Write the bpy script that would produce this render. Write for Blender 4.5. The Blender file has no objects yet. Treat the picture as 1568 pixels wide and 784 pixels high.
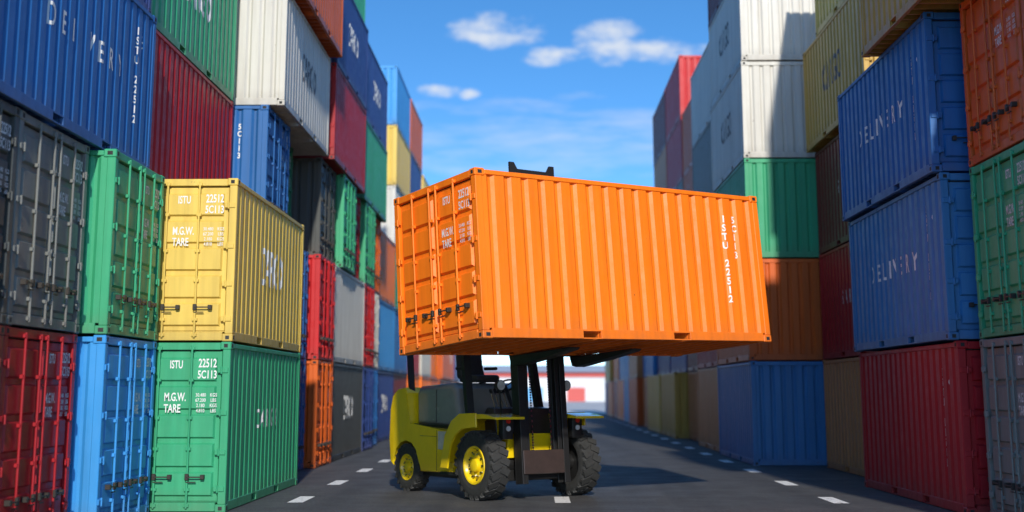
import bpy, bmesh, math, random
from mathutils import Vector, Matrix
random.seed(7)
scene = bpy.context.scene
R = math.radians

# ------------------------------------------------------------------ materials
def new_mat(name):
    m = bpy.data.materials.new(name); m.use_nodes = True
    nt = m.node_tree; b = nt.nodes["Principled BSDF"]
    return m, nt, b
def N(nt, t, **kw):
    n = nt.nodes.new(t)
    for k, v in kw.items(): setattr(n, k, v)
    return n
def noise(nt, vec, scale, detail=3, rough=0.6):
    n = N(nt, 'ShaderNodeTexNoise'); n.inputs['Scale'].default_value = scale
    n.inputs['Detail'].default_value = detail; n.inputs['Roughness'].default_value = rough
    if vec is not None: nt.links.new(vec, n.inputs['Vector'])
    return n.outputs['Fac']
def ramp(nt, fac, p0, p1, c0=(0,0,0,1), c1=(1,1,1,1)):
    r = N(nt, 'ShaderNodeValToRGB'); e = r.color_ramp.elements
    e[0].position = p0; e[1].position = p1; e[0].color = c0; e[1].color = c1
    nt.links.new(fac, r.inputs['Fac']); return r.outputs['Color']
def mix(nt, fac, a, b, mode='MIX'):
    m = N(nt, 'ShaderNodeMix', data_type='RGBA', blend_type=mode)
    for sock, v in ((m.inputs[0], fac), (m.inputs[6], a), (m.inputs[7], b)):
        if isinstance(v, bpy.types.NodeSocket): nt.links.new(v, sock)
        else: sock.default_value = v
    return m.outputs[2]
def vmath(nt, op, a, b):
    m = N(nt, 'ShaderNodeVectorMath', operation=op)
    for i, v in enumerate((a, b)):
        if isinstance(v, bpy.types.NodeSocket): nt.links.new(v, m.inputs[i])
        else: m.inputs[i].default_value = v
    return m.outputs[0]
def M(nt, op, a, b=0.0, clamp=False):
    m = N(nt, 'ShaderNodeMath', operation=op); m.use_clamp = clamp
    for i, v in enumerate((a, b)):
        if isinstance(v, bpy.types.NodeSocket): nt.links.new(v, m.inputs[i])
        else: m.inputs[i].default_value = v
    return m.outputs[0]

def container_paint():
    m, nt, b = new_mat("container_paint")
    tc = N(nt, 'ShaderNodeTexCoord'); oi = N(nt, 'ShaderNodeObjectInfo')
    off = N(nt, 'ShaderNodeCombineXYZ')
    r37 = M(nt, 'MULTIPLY', oi.outputs['Random'], 37.0)
    nt.links.new(r37, off.inputs[0]); nt.links.new(r37, off.inputs[1])
    p = vmath(nt, 'ADD', tc.outputs['Object'], off.outputs[0])
    streakp = vmath(nt, 'MULTIPLY', p, (5.0, 5.0, 0.30))
    fine = noise(nt, p, 4.5, 5, 0.72)
    streak = noise(nt, streakp, 1.2, 3, 0.6)
    col = oi.outputs['Color']
    c2 = mix(nt, 0.42, col, ramp(nt, streak, 0.3, 0.62, (0.56,0.53,0.50,1), (1,1,1,1)), 'MULTIPLY')
    sep = N(nt, 'ShaderNodeSeparateXYZ'); nt.links.new(tc.outputs['Object'], sep.inputs[0])
    low = M(nt, 'SUBTRACT', 0.50, M(nt, 'MULTIPLY', sep.outputs[2], 1.3), True)
    lowm = M(nt, 'MULTIPLY', low, fine, True)
    c3 = mix(nt, lowm, c2, (0.12,0.08,0.055,1))
    rust = ramp(nt, fine, 0.70, 0.735)
    c4 = mix(nt, rust, c3, (0.11,0.04,0.018,1))
    nt.links.new(c4, b.inputs['Base Color'])
    rr = N(nt, 'ShaderNodeMapRange'); nt.links.new(fine, rr.inputs[0])
    rr.inputs[1].default_value = 0.3; rr.inputs[2].default_value = 0.7
    rr.inputs[3].default_value = 0.36; rr.inputs[4].default_value = 0.58
    nt.links.new(rr.outputs[0], b.inputs['Roughness'])
    b.inputs['Specular IOR Level'].default_value = 0.38
    bp = N(nt, 'ShaderNodeBump'); bp.inputs['Strength'].default_value = 0.35; bp.inputs['Distance'].default_value = 0.02
    nt.links.new(noise(nt, p, 1.9, 1, 0.5), bp.inputs['Height']); nt.links.new(bp.outputs[0], b.inputs['Normal'])
    return m
def simple(name, col, rough=0.5, metal=0.0, var=0.25, scale=6.0, bump=0.0, coat=0.0):
    m, nt, b = new_mat(name)
    tc = N(nt, 'ShaderNodeTexCoord')
    n = noise(nt, tc.outputs['Object'], scale, 4, 0.65)
    dark = tuple(c*(1-var) for c in col)+(1,)
    c = ramp(nt, n, 0.35, 0.65, dark, tuple(col)+(1,))
    nt.links.new(c, b.inputs['Base Color'])
    rr = N(nt, 'ShaderNodeMapRange'); nt.links.new(n, rr.inputs[0])
    rr.inputs[1].default_value = 0.3; rr.inputs[2].default_value = 0.7
    rr.inputs[3].default_value = min(1, rough*1.25); rr.inputs[4].default_value = rough*0.85
    nt.links.new(rr.outputs[0], b.inputs['Roughness'])
    b.inputs['Metallic'].default_value = metal
    b.inputs['Coat Weight'].default_value = coat
    if bump:
        bp = N(nt, 'ShaderNodeBump'); bp.inputs['Strength'].default_value = bump; bp.inputs['Distance'].default_value = 0.02
        nt.links.new(noise(nt, tc.outputs['Object'], scale*8, 2, 0.6), bp.inputs['Height']); nt.links.new(bp.outputs[0], b.inputs['Normal'])
    return m
PAINT = container_paint()
GASKET = simple("door_gasket_rubber", (0.02,0.02,0.02), 0.7)
HARDW = simple("door_hardware_steel", (0.05,0.042,0.035), 0.5, 0.4)
LETTER = simple("white_lettering", (0.80,0.79,0.75), 0.5, var=0.15, scale=14)
LETTER_D = simple("grey_lettering", (0.16,0.15,0.14), 0.5, var=0.3, scale=14)
WOOD = simple("floor_plywood", (0.05,0.03,0.02), 0.8)
F_YEL = simple("forklift_yellow_paint", (0.86,0.60,0.008), 0.22, 0, 0.10, 3.0, coat=0.5)
F_BLK = simple("forklift_black_steel", (0.016,0.016,0.016), 0.42, 0.0, 0.3, 5.0)
F_GRY = simple("forklift_grey_hood", (0.25,0.25,0.225), 0.22, 0, 0.12, 3.0, coat=0.3)
F_SEAT = simple("seat_vinyl", (0.045,0.045,0.048), 0.45)
F_TYRE = simple("tyre_rubber", (0.036,0.036,0.034), 0.65, 0, 0.35, 9.0, 0.4)
F_CHR = simple("polished_steel", (0.55,0.55,0.55), 0.22, 1.0, 0.1)
F_LAMP = simple("lamp_lens", (0.55,0.55,0.53), 0.1)
F_RED = simple("red_lens", (0.45,0.03,0.02), 0.2)
F_STEP = simple("forklift_cream_panel", (0.62,0.58,0.48), 0.4)
F_PLATE = simple("mast_plate_brown", (0.05,0.034,0.030), 0.35)

# ------------------------------------------------------------------ mesh helper
class MB:
    def __init__(s, mats): s.bm = bmesh.new(); s.mats = mats
    def box(s, x0,x1,y0,y1,z0,z1, mat=0, bev=0.0, rot=None, piv=None):
        bm = s.bm
        vs = [bm.verts.new((x,y,z)) for x in (x0,x1) for y in (y0,y1) for z in (z0,z1)]
        idx = [(0,1,3,2),(4,6,7,5),(0,4,5,1),(2,3,7,6),(0,2,6,4),(1,5,7,3)]
        fs = [bm.faces.new([vs[i] for i in f]) for f in idx]
        for f in fs: f.material_index = mat
        if rot is not None:
            pv = Vector(piv) if piv else Vector(((x0+x1)/2,(y0+y1)/2,(z0+z1)/2))
            for v in vs: v.co = rot @ (v.co-pv) + pv
        if bev:
            es = list({e for f in fs for e in f.edges})
            r = bmesh.ops.bevel(bm, geom=es, offset=bev, segments=2 if bev > 0.015 else 1, affect='EDGES', profile=0.5)
            for f in r['faces']: f.material_index = mat
        return vs
    def quad(s, pts, mat=0):
        f = s.bm.faces.new([s.bm.verts.new(p) for p in pts]); f.material_index = mat; return f
    def frustum(s, x0,x1,z0,z1,y,dy,ins, mat=0):
        a = [(x0,y,z0),(x1,y,z0),(x1,y,z1),(x0,y,z1)]
        b = [(x0+ins,y+dy,z0+ins),(x1-ins,y+dy,z0+ins),(x1-ins,y+dy,z1-ins),(x0+ins,y+dy,z1-ins)]
        s.quad(b, mat)
        for i in range(4):
            j = (i+1) % 4; s.quad([a[i],a[j],b[j],b[i]], mat)
    def cyl(s, p0, p1, r, mat=0, seg=12, r2=None, smooth=True):
        p0, p1 = Vector(p0), Vector(p1); d = p1-p0
        q = d.to_track_quat('Z','Y').to_matrix(); r2 = r if r2 is None else r2
        A = [s.bm.verts.new(p0 + q @ Vector((r*math.cos(a), r*math.sin(a), 0))) for a in [2*math.pi*i/seg for i in range(seg)]]
        B = [s.bm.verts.new(p1 + q @ Vector((r2*math.cos(a), r2*math.sin(a), 0))) for a in [2*math.pi*i/seg for i in range(seg)]]
        for i in range(seg):
            f = s.bm.faces.new([A[i],A[(i+1)%seg],B[(i+1)%seg],B[i]]); f.material_index = mat; f.smooth = smooth
        for c in (A[::-1], B):
            f = s.bm.faces.new(c); f.material_index = mat
    def tube(s, pts, r, mat=0, seg=8):
        for a, b in zip(pts[:-1], pts[1:]): s.cyl(a, b, r, mat, seg)
    def extrude_x(s, prof, x0, x1, mat=0, bev=0.0):
        a = [s.bm.verts.new((x0,y,z)) for y,z in prof]; b = [s.bm.verts.new((x1,y,z)) for y,z in prof]
        fs = [s.bm.faces.new(a[::-1]), s.bm.faces.new(b)]
        n = len(prof)
        for i in range(n): fs.append(s.bm.faces.new([a[i],a[(i+1)%n],b[(i+1)%n],b[i]]))
        for f in fs: f.material_index = mat
        if bev:
            es = list({e for f in fs[:2] for e in f.edges})
            r = bmesh.ops.bevel(s.bm, geom=es, offset=bev, segments=3, affect='EDGES', profile=0.5)
            for f in r['faces']: f.material_index = mat; f.smooth = True
    def lathe_x(s, prof, c, mat=0, seg=40):
        rings = []
        for (x, r) in prof:
            rings.append([s.bm.verts.new((c[0]+x, c[1]+r*math.cos(2*math.pi*i/seg), c[2]+r*math.sin(2*math.pi*i/seg))) for i in range(seg)])
        for A, B in zip(rings[:-1], rings[1:]):
            for i in range(seg):
                f = s.bm.faces.new([A[i],A[(i+1)%seg],B[(i+1)%seg],B[i]]); f.material_index = mat; f.smooth = True
    def mesh(s, name, sharp=35):
        bmesh.ops.recalc_face_normals(s.bm, faces=s.bm.faces)
        me = bpy.data.meshes.new(name); s.bm.to_mesh(me); s.bm.free()
        for m in s.mats: me.materials.append(m)
        me.set_sharp_from_angle(angle=R(sharp))
        return me
def link(name, me, parent=None):
    o = bpy.data.objects.new(name, me); scene.collection.objects.link(o)
    if parent: o.parent = parent
    return o

# ------------------------------------------------------------------ lettering
_tc = {}
def text_me(txt, bold=0.012, spacing=1.0):
    cu = bpy.data.curves.new("t", 'FONT'); cu.body = txt; cu.size = 1.0
    cu.offset = bold; cu.space_character = spacing; cu.resolution_u = 3
    cu.align_x = 'CENTER'; cu.align_y = 'CENTER'
    o = bpy.data.objects.new("t", cu); scene.collection.objects.link(o)
    bpy.context.view_layer.update()
    me = bpy.data.meshes.new_from_object(o.evaluated_get(bpy.context.evaluated_depsgraph_get()))
    bpy.data.objects.remove(o); bpy.data.curves.remove(cu)
    return me
def put_text(mb, txt, h, xs, fn, breaks=None, s0=0.0, sgn=1, bold=0.012, spacing=1.0, mat=3):
    key = (txt, bold, spacing)
    if key not in _tc: _tc[key] = text_me(*key)
    t = bmesh.new(); t.from_mesh(_tc[key])
    bmesh.ops.triangulate(t, faces=t.faces[:])
    k = h/0.73
    for v in t.verts: v.co = Vector((v.co.x*k*xs, v.co.y*k, 0))
    if breaks:
        us = [v.co.x for v in t.verts]; lo, hi = min(us), max(us)
        for bk in breaks:
            u = (bk-s0)*sgn
            if lo < u < hi:
                bmesh.ops.bisect_plane(t, geom=t.verts[:]+t.edges[:]+t.faces[:], plane_co=(u,0,0), plane_no=(1,0,0), dist=1e-6)
    mp = {v: mb.bm.verts.new(fn(v.co.x, v.co.y)) for v in t.verts}
    for f in t.faces:
        try:
            g = mb.bm.faces.new([mp[v] for v in f.verts]); g.material_index = mat
        except ValueError: pass
    t.free()

# ------------------------------------------------------------------ container
CL, CW, CH = 6.06, 2.44, 2.59
def corr(s0, s1, n):
    p = (s1-s0)/n; out = [(s0, 0.0)]
    for i in range(n):
        a = s0+i*p
        out += [(a+0.27*p,0.0),(a+0.43*p,1.0),(a+0.57*p,1.0),(a+0.73*p,0.0)]
    out.append((s1, 0.0)); return out
def cdepth(bps, s):
    for (a,da),(b,db) in zip(bps[:-1], bps[1:]):
        if a <= s <= b: return da+(db-da)*(s-a)/max(b-a,1e-9)
    return 0.0
def container_mesh(side_text=None, vertical=True, letter=None):
    mb = MB([PAINT, GASKET, HARDW, LETTER, WOOD, letter or LETTER])
    hx, hy = CW/2, CL/2; pw = 0.13; D = 0.040
    for sx in (-1,1):
        for sy in (-1,1):
            x0,x1 = sorted((sx*(hx-0.006), sx*(hx-pw))); y0,y1 = sorted((sy*(hy-0.006), sy*(hy-pw)))
            mb.box(x0,x1,y0,y1,0.118,CH-0.118,0,0.01)
            x0,x1 = sorted((sx*hx, sx*(hx-0.165))); y0,y1 = sorted((sy*hy, sy*(hy-0.18)))
            for z0,z1 in ((0,0.118),(CH-0.118,CH)):
                mb.box(x0,x1,y0,y1,z0,z1,0,0.012)
                zc = (z0+z1)/2
                mb.box(*sorted((sx*(hx+0.002), sx*(hx-0.02))), sy*(hy-0.09)-0.038, sy*(hy-0.09)+0.038, zc-0.028, zc+0.028, 1, 0.0)
                mb.box(sx*(hx-0.082)-0.03, sx*(hx-0.082)+0.03, *sorted((sy*(hy+0.002), sy*(hy-0.02))), zc-0.028, zc+0.028, 1, 0.0)
    ye = hy-0.18
    sb = corr(-hy+pw, hy-pw, 18)
    for sx in (-1,1):
        for y0,y1 in ((-ye,-1.13),(-0.77,0.77),(1.13,ye)):
            mb.box(*sorted((sx*(hx-0.012), sx*(hx-0.075))), y0,y1,0.012,0.155,0,0.006)
        for yc in (-0.95,0.95):
            for z0,z1 in ((0.012,0.030),(0.132,0.155)):
                mb.box(*sorted((sx*(hx-0.014), sx*(hx-0.073))), yc-0.18,yc+0.18,z0,z1,0)
        mb.box(*sorted((sx*(hx-0.004), sx*(hx-0.08))), -ye,ye,CH-0.095,CH-0.022,0,0.008)
        z0,z1 = 0.155, CH-0.095
        for (a,da),(b,db) in zip(sb[:-1], sb[1:]):
            xa = sx*(hx-0.020-D*da); xb = sx*(hx-0.020-D*db)
            mb.quad([(xa,a,z0),(xb,b,z0),(xb,b,z1),(xa,a,z1)])
    for yc in (-0.95,0.95):
        for yy in (-0.18,0.165):
            mb.box(-hx+0.08,hx-0.08,yc+yy,yc+yy+0.015,0.014,0.15,0)
        mb.box(-hx+0.075,hx-0.075,yc-0.165,yc+0.165,0.125,0.131,0)
    y = -2.65
    while y < 2.75:
        if min(abs(y-0.95),abs(y+0.95)) > 0.25: mb.box(-hx+0.075,hx-0.075,y-0.024,y+0.024,0.02,0.148,0)
        y += 0.3
    mb.box(-hx+0.07,hx-0.07,-hy+0.06,hy-0.06,0.149,0.160,0)
    mb.box(-hx+0.075,hx-0.075,-hy+0.06,hy-0.06,CH-0.06,CH-0.045,0)
    for i in range(18):
        yy = -2.75+i*0.32
        mb.box(-hx+0.16,hx-0.16,yy-0.09,yy+0.09,CH-0.0455,CH-0.025,0,0.008)
    eb = corr(-hx+pw, hx-pw, 8); y = hy
    for (a,da),(b,db) in zip(eb[:-1], eb[1:]):
        mb.quad([(a,y-0.025-D*da,0.16),(b,y-0.025-D*db,0.16),(b,y-0.025-D*db,CH-0.115),(a,y-0.025-D*da,CH-0.115)])
    mb.box(-hx+0.165,hx-0.165,y-0.09,y-0.010,0.012,0.162,0,0.006)
    mb.box(-hx+0.165,hx-0.165,y-0.09,y-0.010,CH-0.118,CH-0.015,0,0.006)
    # door end
    y = -hy
    mb.box(-hx+0.165,hx-0.165,y+0.008,y+0.11,0.012,0.145,0,0.008)
    mb.box(-hx+0.165,hx-0.165,y+0.008,y+0.11,CH-0.125,CH-0.012,0,0.008)
    dz0,dz1 = 0.165, CH-0.145
    yd = y+0.070
    mb.box(-hx+0.13,hx-0.13,yd+0.012,yd+0.04,0.145,CH-0.125,1)
    for sx in (-1,1):
        x0,x1 = sorted((sx*0.012, sx*(hx-0.145)))
        mb.box(x0,x1,yd-0.012,yd+0.010,dz0,dz1,0,0.005)
        hgt = (dz1-dz0-0.10)/5
        for i in range(5):
            za = dz0+0.07+i*hgt
            mb.frustum(x0+0.07,x1-0.07,za,za+hgt-0.065,yd-0.0125,-0.040,0.026,0)
        for xr in (0.105, 0.615):
            xr *= sx
            mb.cyl((xr,y-0.014,0.06),(xr,y-0.014,CH-0.06),0.017,0,8)
            for zb in (0.10,0.34,0.95,1.42,2.0,CH-0.10):
                mb.box(xr-0.04,xr+0.04,y-0.022,y+0.03,zb-0.025,zb+0.025,0,0.006)
            mb.box(xr-0.03,xr+0.03,y-0.052,y-0.010,0.48,0.58,2,0.008)
            mb.box(min(xr,xr+sx*0.27),max(xr,xr+sx*0.27),y-0.058,y-0.044,0.520,0.540,2,0.003)
            mb.box(xr+sx*0.24-0.03,xr+sx*0.24+0.03,y-0.060,y+0.02,0.495,0.565,2,0.006)
            mb.box(xr+sx*0.05-0.06,xr+sx*0.05+0.09,y-0.037,y-0.018,0.445,0.460,2,0.003)
        for zh in (0.35,0.9,1.5,2.15):
            mb.box(*sorted((sx*(hx-0.20), sx*(hx-0.03))), y-0.010,y+0.02,zh-0.04,zh+0.04,0,0.008)
            mb.cyl((sx*(hx-0.135),y-0.010,zh-0.055),(sx*(hx-0.135),y-0.010,zh+0.055),0.016,0,8)
    yt = yd-0.0125-0.040-0.004
    def dfn(cx, cz): return lambda u,v: (cx+u, yt, cz+v)
    put_text(mb,"ISTU",0.125,0.60,dfn(0.37,2.235),bold=0.02)
    put_text(mb,"22512",0.135,0.62,dfn(0.86,2.255),bold=0.02)
    put_text(mb,"5C113",0.125,0.66,dfn(0.86,2.08),bold=0.02)
    put_text(mb,"M.G.W.",0.13,0.60,dfn(0.37,1.735),bold=0.02)
    put_text(mb,"TARE",0.13,0.62,dfn(0.33,1.56),bold=0.02)
    for i,(a,b) in enumerate((("30.480","KGS"),("67.200","LBS"),("2.180","KGS"),("4.810","LBS"))):
        put_text(mb,a,0.055,0.8,dfn(0.77,1.77-i*0.08),bold=0.01)
        put_text(mb,b,0.055,0.8,dfn(0.97,1.77-i*0.08),bold=0.01)
    brk = [s for s,_ in sb]
    for sx in (-1,1):
        def sfn(sc, zc, sx=sx):
            def f(u,v):
                s = sc+sx*u
                return (sx*(hx-0.020-D*cdepth(sb,s)+0.005), s, zc+v)
            return f
        if side_text:
            txt,h,xs,sp = side_text
            put_text(mb,txt,h,xs,sfn(0.0,1.35),brk,0.0,sx,spacing=sp,bold=0.015,mat=5)
        if vertical:
            ca, cb = sx*2.42, sx*2.16
            for i,ch in enumerate("5C113"):
                put_text(mb,ch,0.12,0.80,sfn(ca,2.12-i*0.155),brk,ca,sx,bold=0.03)
            for i,ch in enumerate("ISTU 22512"):
                if ch != ' ': put_text(mb,ch,0.12,0.80,sfn(cb,2.12-i*0.155),brk,cb,sx,bold=0.03)
    return mb.mesh("container_mesh")
V = {
 'big':  container_mesh(("CARGO",0.66,0.55,1.15), False),
 'bigd': container_mesh(("CARGO",0.66,0.55,1.15), False, LETTER_D),
 'small':container_mesh(("CARGO",0.32,0.62,2.4), False),
 'del':  container_mesh(("DELIVERY",0.32,0.70,2.5), True),
 'none': container_mesh(None, True),
 'plain':container_mesh(None, False),
}
COL = dict(
 orange=(0.98,0.205,0.008), yellow=(0.76,0.53,0.105), green=(0.045,0.38,0.18), blue=(0.020,0.125,0.36), mblue=(0.045,0.20,0.45),
 lblue=(0.045,0.30,0.68), navy=(0.026,0.06,0.23), red=(0.40,0.012,0.018), bred=(0.56,0.018,0.022),
 white=(0.66,0.64,0.57), grey=(0.20,0.205,0.185), dgrey=(0.07,0.075,0.07), maroon=(0.18,0.022,0.018),
 gold=(0.56,0.34,0.065), rust=(0.66,0.12,0.014), tan=(0.58,0.25,0.09), dgreen=(0.025,0.19,0.09))
TH = 2.60
def put(x, y, z, rotz, col, var):
    o = link("shipping_container", V[var])
    o.location = (x+random.uniform(-.02,.02), y+random.uniform(-.015,.015), z)
    o.rotation_euler = (0,0,R(rotz)+random.uniform(-.003,.003))
    c = COL[col]; k = random.uniform(0.9,1.05); o.color = (c[0]*k,c[1]*k,c[2]*k,1)
    return o
def long(side, xf, y0, tier, col, var='plain', door=True):
    put(xf+side*CW/2, y0+CL/2, (tier-1)*TH, 0 if door else 180, col, var)
def perp(side, xf, y0, tier, col, var='none'):
    put(xf+side*CL/2, y0+CW/2, (tier-1)*TH, 90 if side < 0 else -90, col, var)

# ---- left stacks
for (y0, cols) in ((12.8,('maroon','dgrey')),(15.27,('red','grey'))):
    for t,c in enumerate(cols,1): perp(-1,-6.2,y0,t,c)
perp(-1,-5.9,17.88,1,'lblue'); perp(-1,-5.9,17.88,2,'green')
long(-1,-6.1,14.2,3,'blue','del'); long(-1,-6.2,14.2,4,'navy','del')
long(-1,-4.75,20.45,1,'green','small'); long(-1,-4.75,20.45,2,'yellow','big')
long(-1,-7.3,20.45,1,'rust'); long(-1,-7.3,20.45,2,'grey')
long(-1,-6.3,20.45,3,'red'); long(-1,-6.3,20.45,4,'green','big'); long(-1,-6.3,20.45,5,'navy')
for t,c in ((1,'navy'),(2,'blue'),(3,'blue')): perp(-1,-5.6,26.7,t,c)
for t,c in ((1,'blue'),(2,'blue'),(3,'dgreen')): perp(-1,-5.55 if t<3 else -6.0,29.3,t,c)
for t,c in ((1,'rust'),(2,'bred'),): perp(-1,-5.3,32.1,t,c)
perp(-1,-5.5,32.95,3,'dgrey','plain')
long(-1,-5.3,26.8,4,'white','bigd',False); long(-1,-5.0,26.8,5,'rust'); long(-1,-5.3,26.8,6,'navy')
long(-1,-5.35,34.8,1,'dgrey','big'); long(-1,-5.35,34.8,2,'white'); perp(-1,-5.3,35.6,3,'green'); perp(-1,-5.5,38.15,3,'red')
long(-1,-5.2,33.3,4,'red'); long(-1,-5.2,33.3,5,'navy','big'); long(-1,-5.3,33.3,6,'green')
for t,c in ((1,'navy'),(2,'bred'),(3,'green')): perp(-1,-5.35,41.0,t,c); perp(-1,-5.5,43.6,t,('blue','white','rust')[t-1])
long(-1,-5.35,40.2,4,'green'); long(-1,-5.35,40.2,5,'navy','big')
for t,c,v in ((1,'navy','big'),(2,'lblue','plain'),(3,'orange','plain')): long(-1,-5.7,46.9,t,c,v,False)
for t,c in ((1,'maroon'),(2,'blue'),(3,'green'),(4,'white'),(5,'yellow'),(6,'lblue')): long(-1,-5.85,54.0,t,c,'plain',False)
for t,c in ((1,'orange'),(2,'red'),(3,'blue'),(4,'navy'),(5,'navy'),(6,'rust')): long(-1,-5.85,60.4,t,c)
for t,c in ((1,'orange'),(2,'white'),(3,'lblue'),(4,'green'),(5,'yellow')): long(-1,-5.8,66.9,t,c)
pal = ['orange','red','blue','lblue','navy','green','yellow','white','rust','tan','maroon','bred']
y = 73.4; k = 0
while y < 104:
    for t in range(1, (5,4,4,5,3)[k%5]+1): long(-1,-5.8+random.uniform(-.2,.2),y,t,random.choice(pal),random.choice(['plain','big','del']))
    y += 6.4; k += 1
# ---- right stacks
for (y0, cols) in ((14.75,('dgrey','dgreen','rust')),(17.28,('grey','green','rust'))):
    for t,c in enumerate(cols,1): perp(1,6.62,y0,t,c)
long(1,6.42,20.1,1,'red','none'); long(1,6.30,20.1,2,'mblue','del'); long(1,6.22,20.1,3,'blue','del')
long(1,5.95,17.0,4,'gold')
for t,c,v in ((1,'tan','plain'),(2,'red','small'),(3,'maroon','small'),(4,'gold','bigd'),(5,'yellow','plain')):
    long(1,7.1 if t<4 else 6.9,26.55 if t<5 else 25.0,t,c,v)
for t,c,v in ((1,'mblue','plain'),(2,'rust','plain'),(3,'green','plain'),(4,'white','bigd'),(5,'white','bigd'),(6,'maroon','plain')):
    long(1,5.42,33.3,t,c,v,False)
for t,c in ((1,'grey'),(2,'grey'),(3,'green'),(4,'maroon'),(5,'gold')): long(1,7.95,33.3,t,c)
for t,c in ((1,'tan'),(2,'red'),(3,'dgreen'),(4,'grey'),(5,'white')): long(1,5.62,39.8,t,c)
for t,c in ((1,'tan'),(2,'maroon'),(3,'orange'),(4,'rust'),(5,'rust')): long(1,6.0,46.2,t,c)
for t,c in ((1,'gold'),(2,'navy'),(3,'maroon'),(4,'grey'),(5,'bred'),(6,'bred')): long(1,6.0 if t>1 else 5.5,52.5,t,c,'plain',False)
for t,c in ((1,'yellow'),(2,'navy'),(3,'yellow'),(4,'yellow'),(5,'tan'),(6,'maroon')): long(1,6.0 if t>1 else 5.5,58.8,t,c)
for t,c in ((1,'tan'),(2,'lblue'),(3,'red'),(4,'white')): long(1,5.8,65.2,t,c)
for t,c in ((1,'rust'),(2,'tan'),(3,'green'),(4,'lblue'),(5,'lblue')): long(1,5.5,71.7,t,c,'plain',False)
y = 78.2; k = 0
while y < 104:
    for t in range(1, (5,4,3,3)[k%4]+1): long(1,5.6+random.uniform(-.2,.2),y,t,random.choice(pal),random.choice(['plain','big']))
    y += 6.4; k += 1

# ---- carried container
YAW = 36.5; TILT = 4.8
u = Vector((math.cos(R(YAW)), math.sin(R(YAW)), 0)); d = Vector((u.y, -u.x, 0))
corner = Vector((-0.76, 19.25, 2.60))
upv = Vector((0,0,1))
Yax = (u*math.cos(R(0.7)) + upv*math.sin(R(0.7))).normalized()
Xax = (d*math.cos(R(TILT)) + upv*math.sin(R(TILT))); Xax = (Xax - Yax*Xax.dot(Yax)).normalized()
Zax = Xax.cross(Yax)
rot = Matrix((Xax, Yax, Zax)).transposed().to_4x4()
oc = link("shipping_container", V['none']); oc.color = (*COL['orange'],1)
oc.matrix_world = Matrix.Translation(corner - Xax*CW/2 + Yax*CL/2) @ rot

# ------------------------------------------------------------------ forklift
FK = bpy.data.objects.new("forklift_truck", None); scene.collection.objects.link(FK)
FK.location = (-0.126, 23.40, 0); FK.rotation_euler = (0,0,R(-(180-YAW)))
FM = [F_YEL,F_BLK,F_GRY,F_SEAT,F_TYRE,F_CHR,F_LAMP,F_RED,F_STEP,F_PLATE]
YEL,BLK,GRY,SEAT,TYR,CHR,LMP,RED,STP,PLT = range(10)
def part(name, mb, sharp=35):
    o = link(name, mb.mesh(name, sharp), FK); return o
mb = MB(FM)
prof = [(-3.02,0.45),(-3.14,0.50),(-3.20,0.95),(-3.17,1.50),(-3.08,1.76),(-2.90,1.88),(-2.62,1.90),(-2.52,1.80),(-2.46,1.20),
        (-0.98,1.16),(-0.90,0.62),(-0.98,0.40),(-2.05,0.38),(-2.07,0.62),(-2.16,0.80),(-2.34,0.93),(-2.55,0.97),(-2.76,0.93),(-2.93,0.80),(-3.01,0.62)]
mb.extrude_x(prof,-0.98,0.98,YEL,0.045)
part("body", mb)
mb = MB(FM)
for sx in (-1,1):
    mb.box(*sorted((sx*0.975, sx*0.990)),-1.42,-1.00,0.80,1.12,STP,0.012)
    mb.box(*sorted((sx*0.978, sx*0.984)),-1.47,-1.460,0.42,1.14,BLK)
    mb.box(*sorted((sx*0.978, sx*0.983)),-2.05,-1.48,1.02,1.028,BLK)
    mb.box(*sorted((sx*0.60, sx*1.02)),-1.30,-0.72,0.36,0.42,BLK,0.01)
    mb.box(*sorted((sx*0.60, sx*0.98)),-1.02,-0.66,0.60,0.66,BLK,0.01)
mb.box(-0.6,0.6,-3.212,-3.19,0.75,1.1,BLK,0.01)
mb.box(-0.85,0.85,-2.2,0.1,0.30,0.60,BLK,0.02)
part("chassis", mb)
mb = MB(FM)
hp = [(-2.47,1.20),(-2.50,1.80),(-2.40,1.93),(-1.30,1.98),(-1.12,1.88),(-0.98,1.20)]
mb.extrude_x(hp,-0.80,0.80,GRY,0.11)
mb.box(-0.90,0.90,-2.44,-0.99,1.17,1.235,BLK,0.02)
mb.box(0.799,0.806,-1.78,-1.77,1.26,1.86,BLK)
part("engine_hood", mb)
mb = MB(FM)
mb.box(-0.27,0.27,-1.85,-1.25,1.99,2.13,SEAT,0.05)
mb.box(-0.27,0.27,-1.98,-1.82,2.05,2.72,SEAT,0.06,Matrix.Rotation(R(8),3,'X'))
mb.box(0.29,0.35,-1.85,-1.45,2.22,2.28,BLK,0.02); mb.box(-0.35,-0.29,-1.85,-1.45,2.22,2.28,BLK,0.02)
part("seat", mb)
mb = MB(FM)
mb.box(-0.80,0.80,-1.0,-0.25,0.60,0.68,BLK,0.01)
mb.extrude_x([(-0.42,0.66),(-0.50,1.45),(-0.40,1.55),(-0.18,1.53),(-0.10,1.2),(-0.10,0.6)],-0.62,0.62,PLT,0.03)
mb.extrude_x([(-0.14,0.70),(-0.14,1.10),(0.14,1.10),(0.18,0.70)],-0.60,0.60,YEL,0.02)
mb.cyl((0.0,-0.42,1.45),(0.0,-0.72,1.92),0.035,BLK)
q = Vector((0,-0.30,0.43)).normalized().to_track_quat('Z','Y').to_matrix()
hub = Vector((0,-0.72,1.92))
pts = [hub+q@Vector((0.20*math.cos(a),0.20*math.sin(a),0)) for a in [i*math.pi/12 for i in range(25)]]
mb.tube(pts,0.018,BLK,6)
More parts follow.
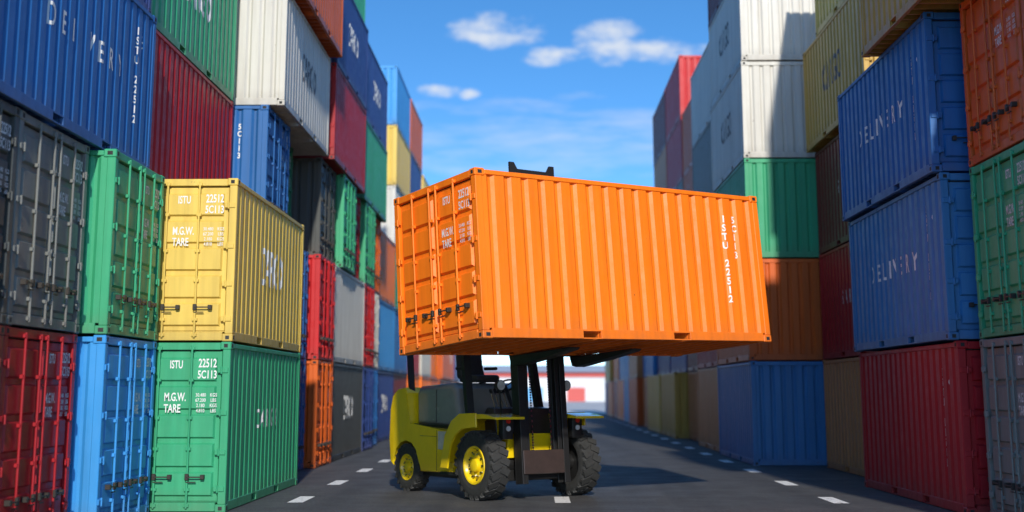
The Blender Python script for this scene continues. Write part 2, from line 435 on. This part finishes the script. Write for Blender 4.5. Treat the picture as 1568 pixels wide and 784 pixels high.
for a in (0,2.1,4.2): mb.cyl(hub, hub+q@Vector((0.20*math.cos(a),0.20*math.sin(a),0)),0.012,CHR,6)
for i in range(4):
    x = 0.18+i*0.09
    mb.cyl((x,-0.38,1.52),(x,-0.52,1.82),0.009,CHR,6); mb.cyl((x,-0.51,1.80),(x,-0.535,1.86),0.026,BLK,8)
part("cowl_and_controls", mb)
mb = MB(FM)
for sx in (-1,1):
    out = [(-1.00,0.60),(-0.86,1.05),(-0.66,1.30),(-0.40,1.43),(0.30,1.45),(0.66,1.40),(0.67,1.36),(0.30,1.37),(-0.37,1.35),(-0.60,1.24),(-0.78,1.0),(-0.90,0.60)]
    mb.extrude_x(out,*sorted((sx*0.56, sx*1.18)),YEL,0.012)
    lip = [(-1.01,0.50),(-0.87,1.07),(-0.66,1.32),(-0.40,1.45),(0.10,1.462),(0.12,1.22),(-0.32,1.20),(-0.52,1.10),(-0.68,0.92),(-0.78,0.50)]
    mb.extrude_x(lip,*sorted((sx*1.165, sx*1.20)),YEL,0.008)
    inner = [(-0.90,0.60),(-0.78,1.0),(-0.60,1.24),(-0.37,1.36),(0.20,1.38),(0.20,0.70)]
    mb.extrude_x(inner,*sorted((sx*0.56, sx*0.60)),YEL)
    mb.box(*sorted((sx*0.64, sx*0.86)),0.30,0.44,1.02,1.42,BLK,0.02)
    mb.cyl((sx*0.75,0.43,1.33),(sx*0.75,0.455,1.33),0.045,RED,14); mb.cyl((sx*0.75,0.43,1.20),(sx*0.75,0.455,1.20),0.045,LMP,14)
    mb.cyl((sx*0.62,0.05,1.45),(sx*0.72,0.14,1.86),0.016,BLK)
    mb.cyl((sx*0.72,0.06,1.93),(sx*0.72,0.18,1.93),0.065,BLK,16,0.095); mb.cyl((sx*0.72,0.181,1.93),(sx*0.72,0.19,1.93),0.08,LMP,16)
part("fenders_and_lamps", mb)
mb = MB(FM)
def bar(p0,p1,w,t,mat=BLK):
    p0,p1=Vector(p0),Vector(p1); L=(p1-p0).length
    q=(p1-p0).to_track_quat('Z','Y').to_matrix()
    vs=mb.box(-w/2,w/2,-t/2,t/2,0,L,mat,0)
    for v in vs: v.co = p0+q@v.co
for sx in (-1,1):
    bar((sx*0.78,-0.66,1.20),(sx*0.72,-1.02,2.92),0.13,0.13)
    bar((sx*0.84,-2.58,1.70),(sx*0.74,-2.88,2.92),0.11,0.09)
    bar((sx*0.73,-1.02,2.92),(sx*0.73,-2.90,2.92),0.09,0.09)
for y in (-1.04,-2.88): bar((-0.7,y,2.92),(0.7,y,2.92),0.08,0.08)
for i in range(10): bar((-0.68,-1.22-i*0.17,2.93),(0.68,-1.22-i*0.17,2.93),0.05,0.03)
bar((0.60,-0.45,1.38),(0.76,-0.78,1.43),0.07,0.07); bar((-0.60,-0.45,1.38),(-0.76,-0.78,1.43),0.07,0.07)
mb.cyl((-0.2,-2.45,2.97),(-0.2,-2.45,3.07),0.06,LMP,14)
part("overhead_guard", mb)
def wheel(name, x, y, rad, w, sgn, lugs):
    mb = MB(FM); c=(x,y,rad); h=w/2
    tp = [(-h*0.80,rad*0.60),(-h,rad*0.66),(-h*1.02,rad*0.80),(-h*0.94,rad*0.90),(-h*0.78,rad*0.955),(0,rad*0.965),(h*0.78,rad*0.955),(h*0.94,rad*0.90),(h*1.02,rad*0.80),(h,rad*0.66),(h*0.80,rad*0.60)]
    mb.lathe_x(tp,c,TYR,48)
    for i in range(lugs):
        for side in (-1,1):
            a = 2*math.pi*(i+(0.5 if side>0 else 0))/lugs
            vs = mb.box(-h*0.50,h*0.50,-rad*0.095,rad*0.095,-rad*0.045,rad*0.018,TYR)
            for v in vs:
                p = Matrix.Rotation(R(side*24),3,'Z')@v.co
                p += Vector((side*h*0.50,0,rad*0.975))
                v.co = Matrix.Rotation(a,3,'X')@p + Vector(c)
            vs = mb.box(-h*0.05,h*0.05,-rad*0.07,rad*0.07,rad*0.87,rad*0.955,TYR)
            for v in vs: v.co = Matrix.Rotation(a,3,'X')@(v.co+Vector((side*h*0.965,0,0))) + Vector(c)
    s = sgn
    rp = [(s*h*0.80,rad*0.57),(s*h*0.98,rad*0.545),(s*h*0.95,rad*0.50),(s*h*0.62,rad*0.46),(s*h*0.50,rad*0.41),(s*h*0.62,rad*0.29),(s*h*0.66,rad*0.23),(s*h*0.60,rad*0.21)]
    mb.lathe_x(rp,c,YEL,36)
    mb.lathe_x([(s*h*0.99,rad*0.66),(s*h*0.90,rad*0.56)],c,TYR,36)
    mb.lathe_x([(-s*h*0.80,rad*0.61),(-s*h*0.5,rad*0.5),(-s*h*0.5,0.02)],c,BLK,24)
    mb.lathe_x([(s*h*0.60,rad*0.215),(s*h*0.95,rad*0.18),(s*h*1.0,rad*0.14),(s*h*1.0,0.001)],c,YEL,24)
    for i in range(10):
        a=2*math.pi*i/10; yy=c[1]+rad*0.33*math.cos(a); zz=c[2]+rad*0.33*math.sin(a)
        mb.cyl((c[0]+s*h*0.52,yy,zz),(c[0]+s*h*0.78,yy,zz),rad*0.030,CHR,6,smooth=False)
        yy=c[1]+rad*0.43*math.cos(a+0.3); zz=c[2]+rad*0.43*math.sin(a+0.3)
        mb.cyl((c[0]+s*h*0.45,yy,zz),(c[0]+s*h*0.60,yy,zz),rad*0.028,BLK,8)
    part(name, mb, 40)
wheel("front_wheel_right", 0.99,0,0.585,0.36,1,22); wheel("front_wheel_left",-0.99,0,0.585,0.36,-1,22)
wheel("rear_wheel_right",0.83,-2.55,0.435,0.28,1,20); wheel("rear_wheel_left",-0.83,-2.55,0.435,0.28,-1,20)
mb = MB(FM); mb.cyl((-0.9,0,0.585),(0.9,0,0.585),0.14,BLK,16); mb.cyl((-0.75,-2.55,0.435),(0.75,-2.55,0.435),0.1,BLK,12)
part("axles", mb)
mb = MB(FM)
for sx in (-1,1):
    X = sx*0.50
    mb.box(X-0.012,X+0.012,0.34,0.52,0.26,3.00,BLK)
    for yy in (0.32,0.515): mb.box(*sorted((X+sx*0.013,X-sx*0.105)),yy,yy+0.024,0.26,3.00,BLK,0.004)
    X = sx*0.375
    mb.box(X-0.012,X+0.012,0.37,0.49,0.45,5.62,BLK)
    for yy in (0.35,0.487): mb.box(*sorted((X+sx*0.013,X-sx*0.065)),yy,yy+0.022,0.45,5.62,BLK,0.003)
    mb.box(*sorted((sx*0.389, sx*0.392)),0.42,0.47,0.5,2.4,CHR)
    mb.cyl((sx*0.40,0.25,0.45),(sx*0.40,0.25,2.6),0.045,BLK,14)
    mb.cyl((sx*0.40,0.25,2.6),(sx*0.40,0.25,5.4),0.03,CHR,14)
    for i in range(100):
        z=0.8+i*0.045
        mb.box(sx*0.20-0.014,sx*0.20+0.014,0.44,0.455,z,z+0.032,CHR if i%2 else BLK)
    mb.tube([(sx*0.27,0.42,0.7),(sx*0.26,0.46,2.4),(sx*0.27,0.42,4.0)],0.012,BLK,6)
    mb.cyl((sx*0.57,-0.30,0.75),(sx*0.57,0.28,1.25),0.04,BLK,12)
    mb.box(sx*0.55-0.05,sx*0.55+0.05,0.24,0.34,1.15,1.35,BLK,0.01)
mb.box(-0.37,0.50,0.545,0.575,0.42,0.82,PLT,0.01)
mb.box(-0.48,0.48,0.26,0.318,0.34,0.60,BLK,0.01)
mb.box(-0.48,0.48,0.26,0.318,2.84,3.00,BLK,0.01)
mb.box(-0.46,0.46,0.33,0.52,5.42,5.66,BLK,0.015)
ear = [(-0.50,5.42),(-0.50,5.90),(-0.40,5.90),(-0.33,5.78),(0.33,5.78),(0.40,5.90),(0.50,5.90),(0.50,5.42)]
a=[mb.bm.verts.new((x,0.54,z)) for x,z in ear]; b=[mb.bm.verts.new((x,0.58,z)) for x,z in ear]
fs=[mb.bm.faces.new(a),mb.bm.faces.new(b[::-1])]+[mb.bm.faces.new([a[i],b[i],b[(i+1)%8],a[(i+1)%8]]) for i in range(8)]
for f in fs: f.material_index=BLK
for z in (2.42,2.95): mb.box(-0.85,0.85,0.60,0.645,z,z+0.13,BLK,0.008)
for x in (-0.8,-0.4,0,0.4,0.8): mb.box(x-0.02,x+0.02,0.60,0.64,3.08,3.9,BLK)
mb.box(-0.82,0.82,0.598,0.642,3.88,3.95,BLK)
for x in (-0.66,0.66):
    pr = [(0.648,3.15),(0.695,3.15),(0.695,2.390),(1.6,2.386),(2.32,2.380),(2.36,2.368),(2.30,2.335),(1.6,2.27),(0.80,2.22),(0.70,2.25),(0.655,2.38)]
    mb.extrude_x(pr,x-0.11,x+0.11,BLK,0.012)
me_o = part("mast_and_forks", mb)
pv = Vector((0,0.35,0.40)); Rt = Matrix.Rotation(R(TILT),4,'X')
me_o.data.transform(Matrix.Translation(pv)@Rt@Matrix.Translation(-pv))

# ------------------------------------------------------------------ ground
def plane(name, x0,x1,y0,y1,z,mat):
    me = bpy.data.meshes.new(name); me.from_pydata([(x0,y0,z),(x1,y0,z),(x1,y1,z),(x0,y1,z)],[],[(0,1,2,3)])
    me.materials.append(mat); return link(name, me)
def asphalt():
    m, nt, b = new_mat("asphalt"); tc = N(nt,'ShaderNodeTexCoord'); p = tc.outputs['Object']
    fine = noise(nt,p,22,2,0.75); mid = noise(nt,p,1.1,5,0.68)
    trk = noise(nt, vmath(nt,'MULTIPLY',p,(1.6,0.05,1)),1.0,3,0.5)
    c = ramp(nt,mid,0.3,0.7,(0.056,0.056,0.057,1),(0.094,0.092,0.089,1))
    c = mix(nt,0.9,c,ramp(nt,fine,0.3,0.75,(0.35,0.35,0.35,1),(1.6,1.6,1.6,1)),'MULTIPLY')
    c = mix(nt,0.6,c,ramp(nt,trk,0.35,0.65,(0.60,0.60,0.61,1),(1.15,1.15,1.15,1)),'MULTIPLY')
    c = mix(nt,ramp(nt,mid,0.66,0.70),c,(0.03,0.03,0.031,1))
    nt.links.new(c,b.inputs['Base Color'])
    rr = N(nt,'ShaderNodeMapRange'); nt.links.new(mid,rr.inputs[0])
    rr.inputs[1].default_value=.3; rr.inputs[2].default_value=.7; rr.inputs[3].default_value=.78; rr.inputs[4].default_value=.58
    nt.links.new(rr.outputs[0],b.inputs['Roughness'])
    bp=N(nt,'ShaderNodeBump'); bp.inputs['Strength'].default_value=0.8; bp.inputs['Distance'].default_value=0.02
    nt.links.new(fine,bp.inputs['Height']); nt.links.new(bp.outputs[0],b.inputs['Normal'])
    return m
ASPH = asphalt()
CONC = simple("concrete", (0.50,0.48,0.45), 0.8, 0, 0.15, 0.3)
def road_paint():
    m, nt, b = new_mat("road_paint"); tc = N(nt,'ShaderNodeTexCoord')
    n = noise(nt,tc.outputs['Object'],9,5,0.75)
    c = ramp(nt,n,0.36,0.46,(0.16,0.155,0.15,1),(0.80,0.79,0.76,1))
    nt.links.new(c,b.inputs['Base Color']); b.inputs['Roughness'].default_value=0.65; return m
MARK = road_paint()
plane("ground",-1500,1500,-300,3000,0.0,ASPH)
plane("concrete_apron",-300,300,112,600,0.004,CONC)
mb = MB([MARK])
for x in (-4.02,0.45,5.06):
    for i in range(-5,20):
        y = 22.9+i*4.2
        if y > 108: break
        mb.quad([(x-0.13,y-0.65,0.004),(x+0.13,y-0.65,0.004),(x+0.13,y+0.65,0.004),(x-0.13,y+0.65,0.004)])
link("road_marking", mb.mesh("road_marking"))

W_W = simple("white_cladding",(0.66,0.67,0.67),0.6,var=0.1,scale=0.5); W_R = simple("red_cladding",(0.62,0.10,0.08),0.5); W_B = simple("blue_door",(0.14,0.42,0.72),0.5)
W_G = simple("roof_sheet",(0.50,0.52,0.55),0.6)
mb = MB([W_W,W_R,W_B,W_G])
mb.box(-45,45,250,290,0.006,4.6,0)
mb.box(-45.3,45.3,249.7,290.3,4.6,5.5,1)
mb.extrude_x([(249,5.5),(291,5.5),(270,7.2)],-45.5,45.5,3)
for i in range(11):
    x=-42+i*8; mb.box(x,x+3.4,249.9,249.99,0.01,2.6,2 if i%3 else 1)
link("warehouse", mb.mesh("warehouse"))

# ------------------------------------------------------------------ sky & sun
AZ, EL = 6.0, 29.0
sv = Vector((math.sin(R(AZ))*math.cos(R(EL)), -math.cos(R(AZ))*math.cos(R(EL)), math.sin(R(EL))))
sun = bpy.data.lights.new("sun",'SUN'); sun.energy = 4.3; sun.angle = R(1.5); sun.color=(1.0,0.94,0.85)
so = bpy.data.objects.new("sun",sun); scene.collection.objects.link(so); so.rotation_euler = sv.to_track_quat('Z','Y').to_euler()
w = bpy.data.worlds.new("World"); scene.world = w; w.use_nodes = True; nt = w.node_tree
bg = nt.nodes['Background']; bg.inputs['Strength'].default_value = 0.15
tc = N(nt,'ShaderNodeTexCoord'); g = tc.outputs['Generated']
sky = N(nt,'ShaderNodeTexSky', sky_type='NISHITA'); sky.sun_disc=False; sky.sun_elevation=R(EL); sky.sun_rotation=R(180-AZ)
sky.air_density=1.0; sky.dust_density=0.2; sky.ozone_density=2.5
mp = vmath(nt,'ADD',vmath(nt,'MULTIPLY',g,(1,1,2.2)),(0,0,0.04))
nrm = N(nt,'ShaderNodeVectorMath',operation='NORMALIZE'); nt.links.new(mp,nrm.inputs[0]); nt.links.new(nrm.outputs[0],sky.inputs['Vector'])
hs = N(nt,'ShaderNodeHueSaturation'); hs.inputs['Saturation'].default_value=1.28; hs.inputs['Value'].default_value=1.75; nt.links.new(sky.outputs[0],hs.inputs['Color'])
sep = N(nt,'ShaderNodeSeparateXYZ'); nt.links.new(g,sep.inputs[0])
yy = M(nt,'MAXIMUM',M(nt,'ABSOLUTE',sep.outputs[1]),0.05)
U = M(nt,'DIVIDE',sep.outputs[0],yy); Vv = M(nt,'DIVIDE',sep.outputs[2],yy)
cmb = N(nt,'ShaderNodeCombineXYZ'); nt.links.new(U,cmb.inputs[0]); nt.links.new(M(nt,'MULTIPLY',Vv,2.0),cmb.inputs[1])
n1 = noise(nt,cmb.outputs[0],34,6,0.60)
cmb2 = N(nt,'ShaderNodeCombineXYZ'); nt.links.new(U,cmb2.inputs[0]); nt.links.new(M(nt,'MULTIPLY',Vv,5.0),cmb2.inputs[1])
n2 = noise(nt,cmb2.outputs[0],11,4,0.6)
def blob(cx,cy,a,b):
    du = M(nt,'DIVIDE',M(nt,'SUBTRACT',U,cx),a); dv = M(nt,'DIVIDE',M(nt,'SUBTRACT',Vv,cy),b)
    return M(nt,'SUBTRACT',1.0,M(nt,'ADD',M(nt,'MULTIPLY',du,du),M(nt,'MULTIPLY',dv,dv)))
tot=None
for args in ((-0.028,0.283,0.040,0.015),(-0.045,0.279,0.028,0.008),(0.014,0.262,0.032,0.009),(0.058,0.273,0.030,0.020),(0.085,0.267,0.055,0.011),(-0.076,0.234,0.020,0.006),(-0.052,0.232,0.010,0.005),
             (0.5,0.30,0.10,0.03),(-0.45,0.25,0.12,0.025),(0.9,0.45,0.25,0.06)):
    bb = blob(*args); tot = bb if tot is None else M(nt,'MAXIMUM',tot,bb)
dens = M(nt,'ADD',M(nt,'MAXIMUM',tot,-1.5),M(nt,'MULTIPLY',M(nt,'SUBTRACT',n1,0.5),3.6))
cm = N(nt,'ShaderNodeMapRange'); nt.links.new(dens,cm.inputs[0]); cm.inputs[1].default_value=-0.1; cm.inputs[2].default_value=1.5; cm.interpolation_type='SMOOTHSTEP'
wb = blob(0.05,0.195,0.30,0.034)
wm = N(nt,'ShaderNodeMapRange'); nt.links.new(M(nt,'ADD',M(nt,'MAXIMUM',wb,-1.5),M(nt,'MULTIPLY',M(nt,'SUBTRACT',n2,0.5),5.0)),wm.inputs[0]); wm.inputs[1].default_value=0.1; wm.inputs[2].default_value=2.4; wm.inputs[4].default_value=0.5
fac = M(nt,'MAXIMUM',M(nt,'MULTIPLY',cm.outputs[0],0.82),wm.outputs[0],True)
final = mix(nt,fac,hs.outputs[0],(5.6,5.8,6.0,1))
nt.links.new(final,bg.inputs['Color'])

# ------------------------------------------------------------------ camera
cam = bpy.data.cameras.new("camera"); co = bpy.data.objects.new("camera",cam); scene.collection.objects.link(co)
co.location=(0,0,1.82); co.rotation_euler=(R(100.0),0,R(1.02))
cam.sensor_width=36; cam.lens=45.7; cam.shift_y=-0.0912; cam.clip_end=5000; cam.clip_start=0.1
cam.dof.use_dof=True; cam.dof.focus_distance=20.8; cam.dof.aperture_fstop=0.6
scene.camera=co
scene.view_settings.view_transform='Standard'; scene.view_settings.look='None'; scene.view_settings.exposure=0
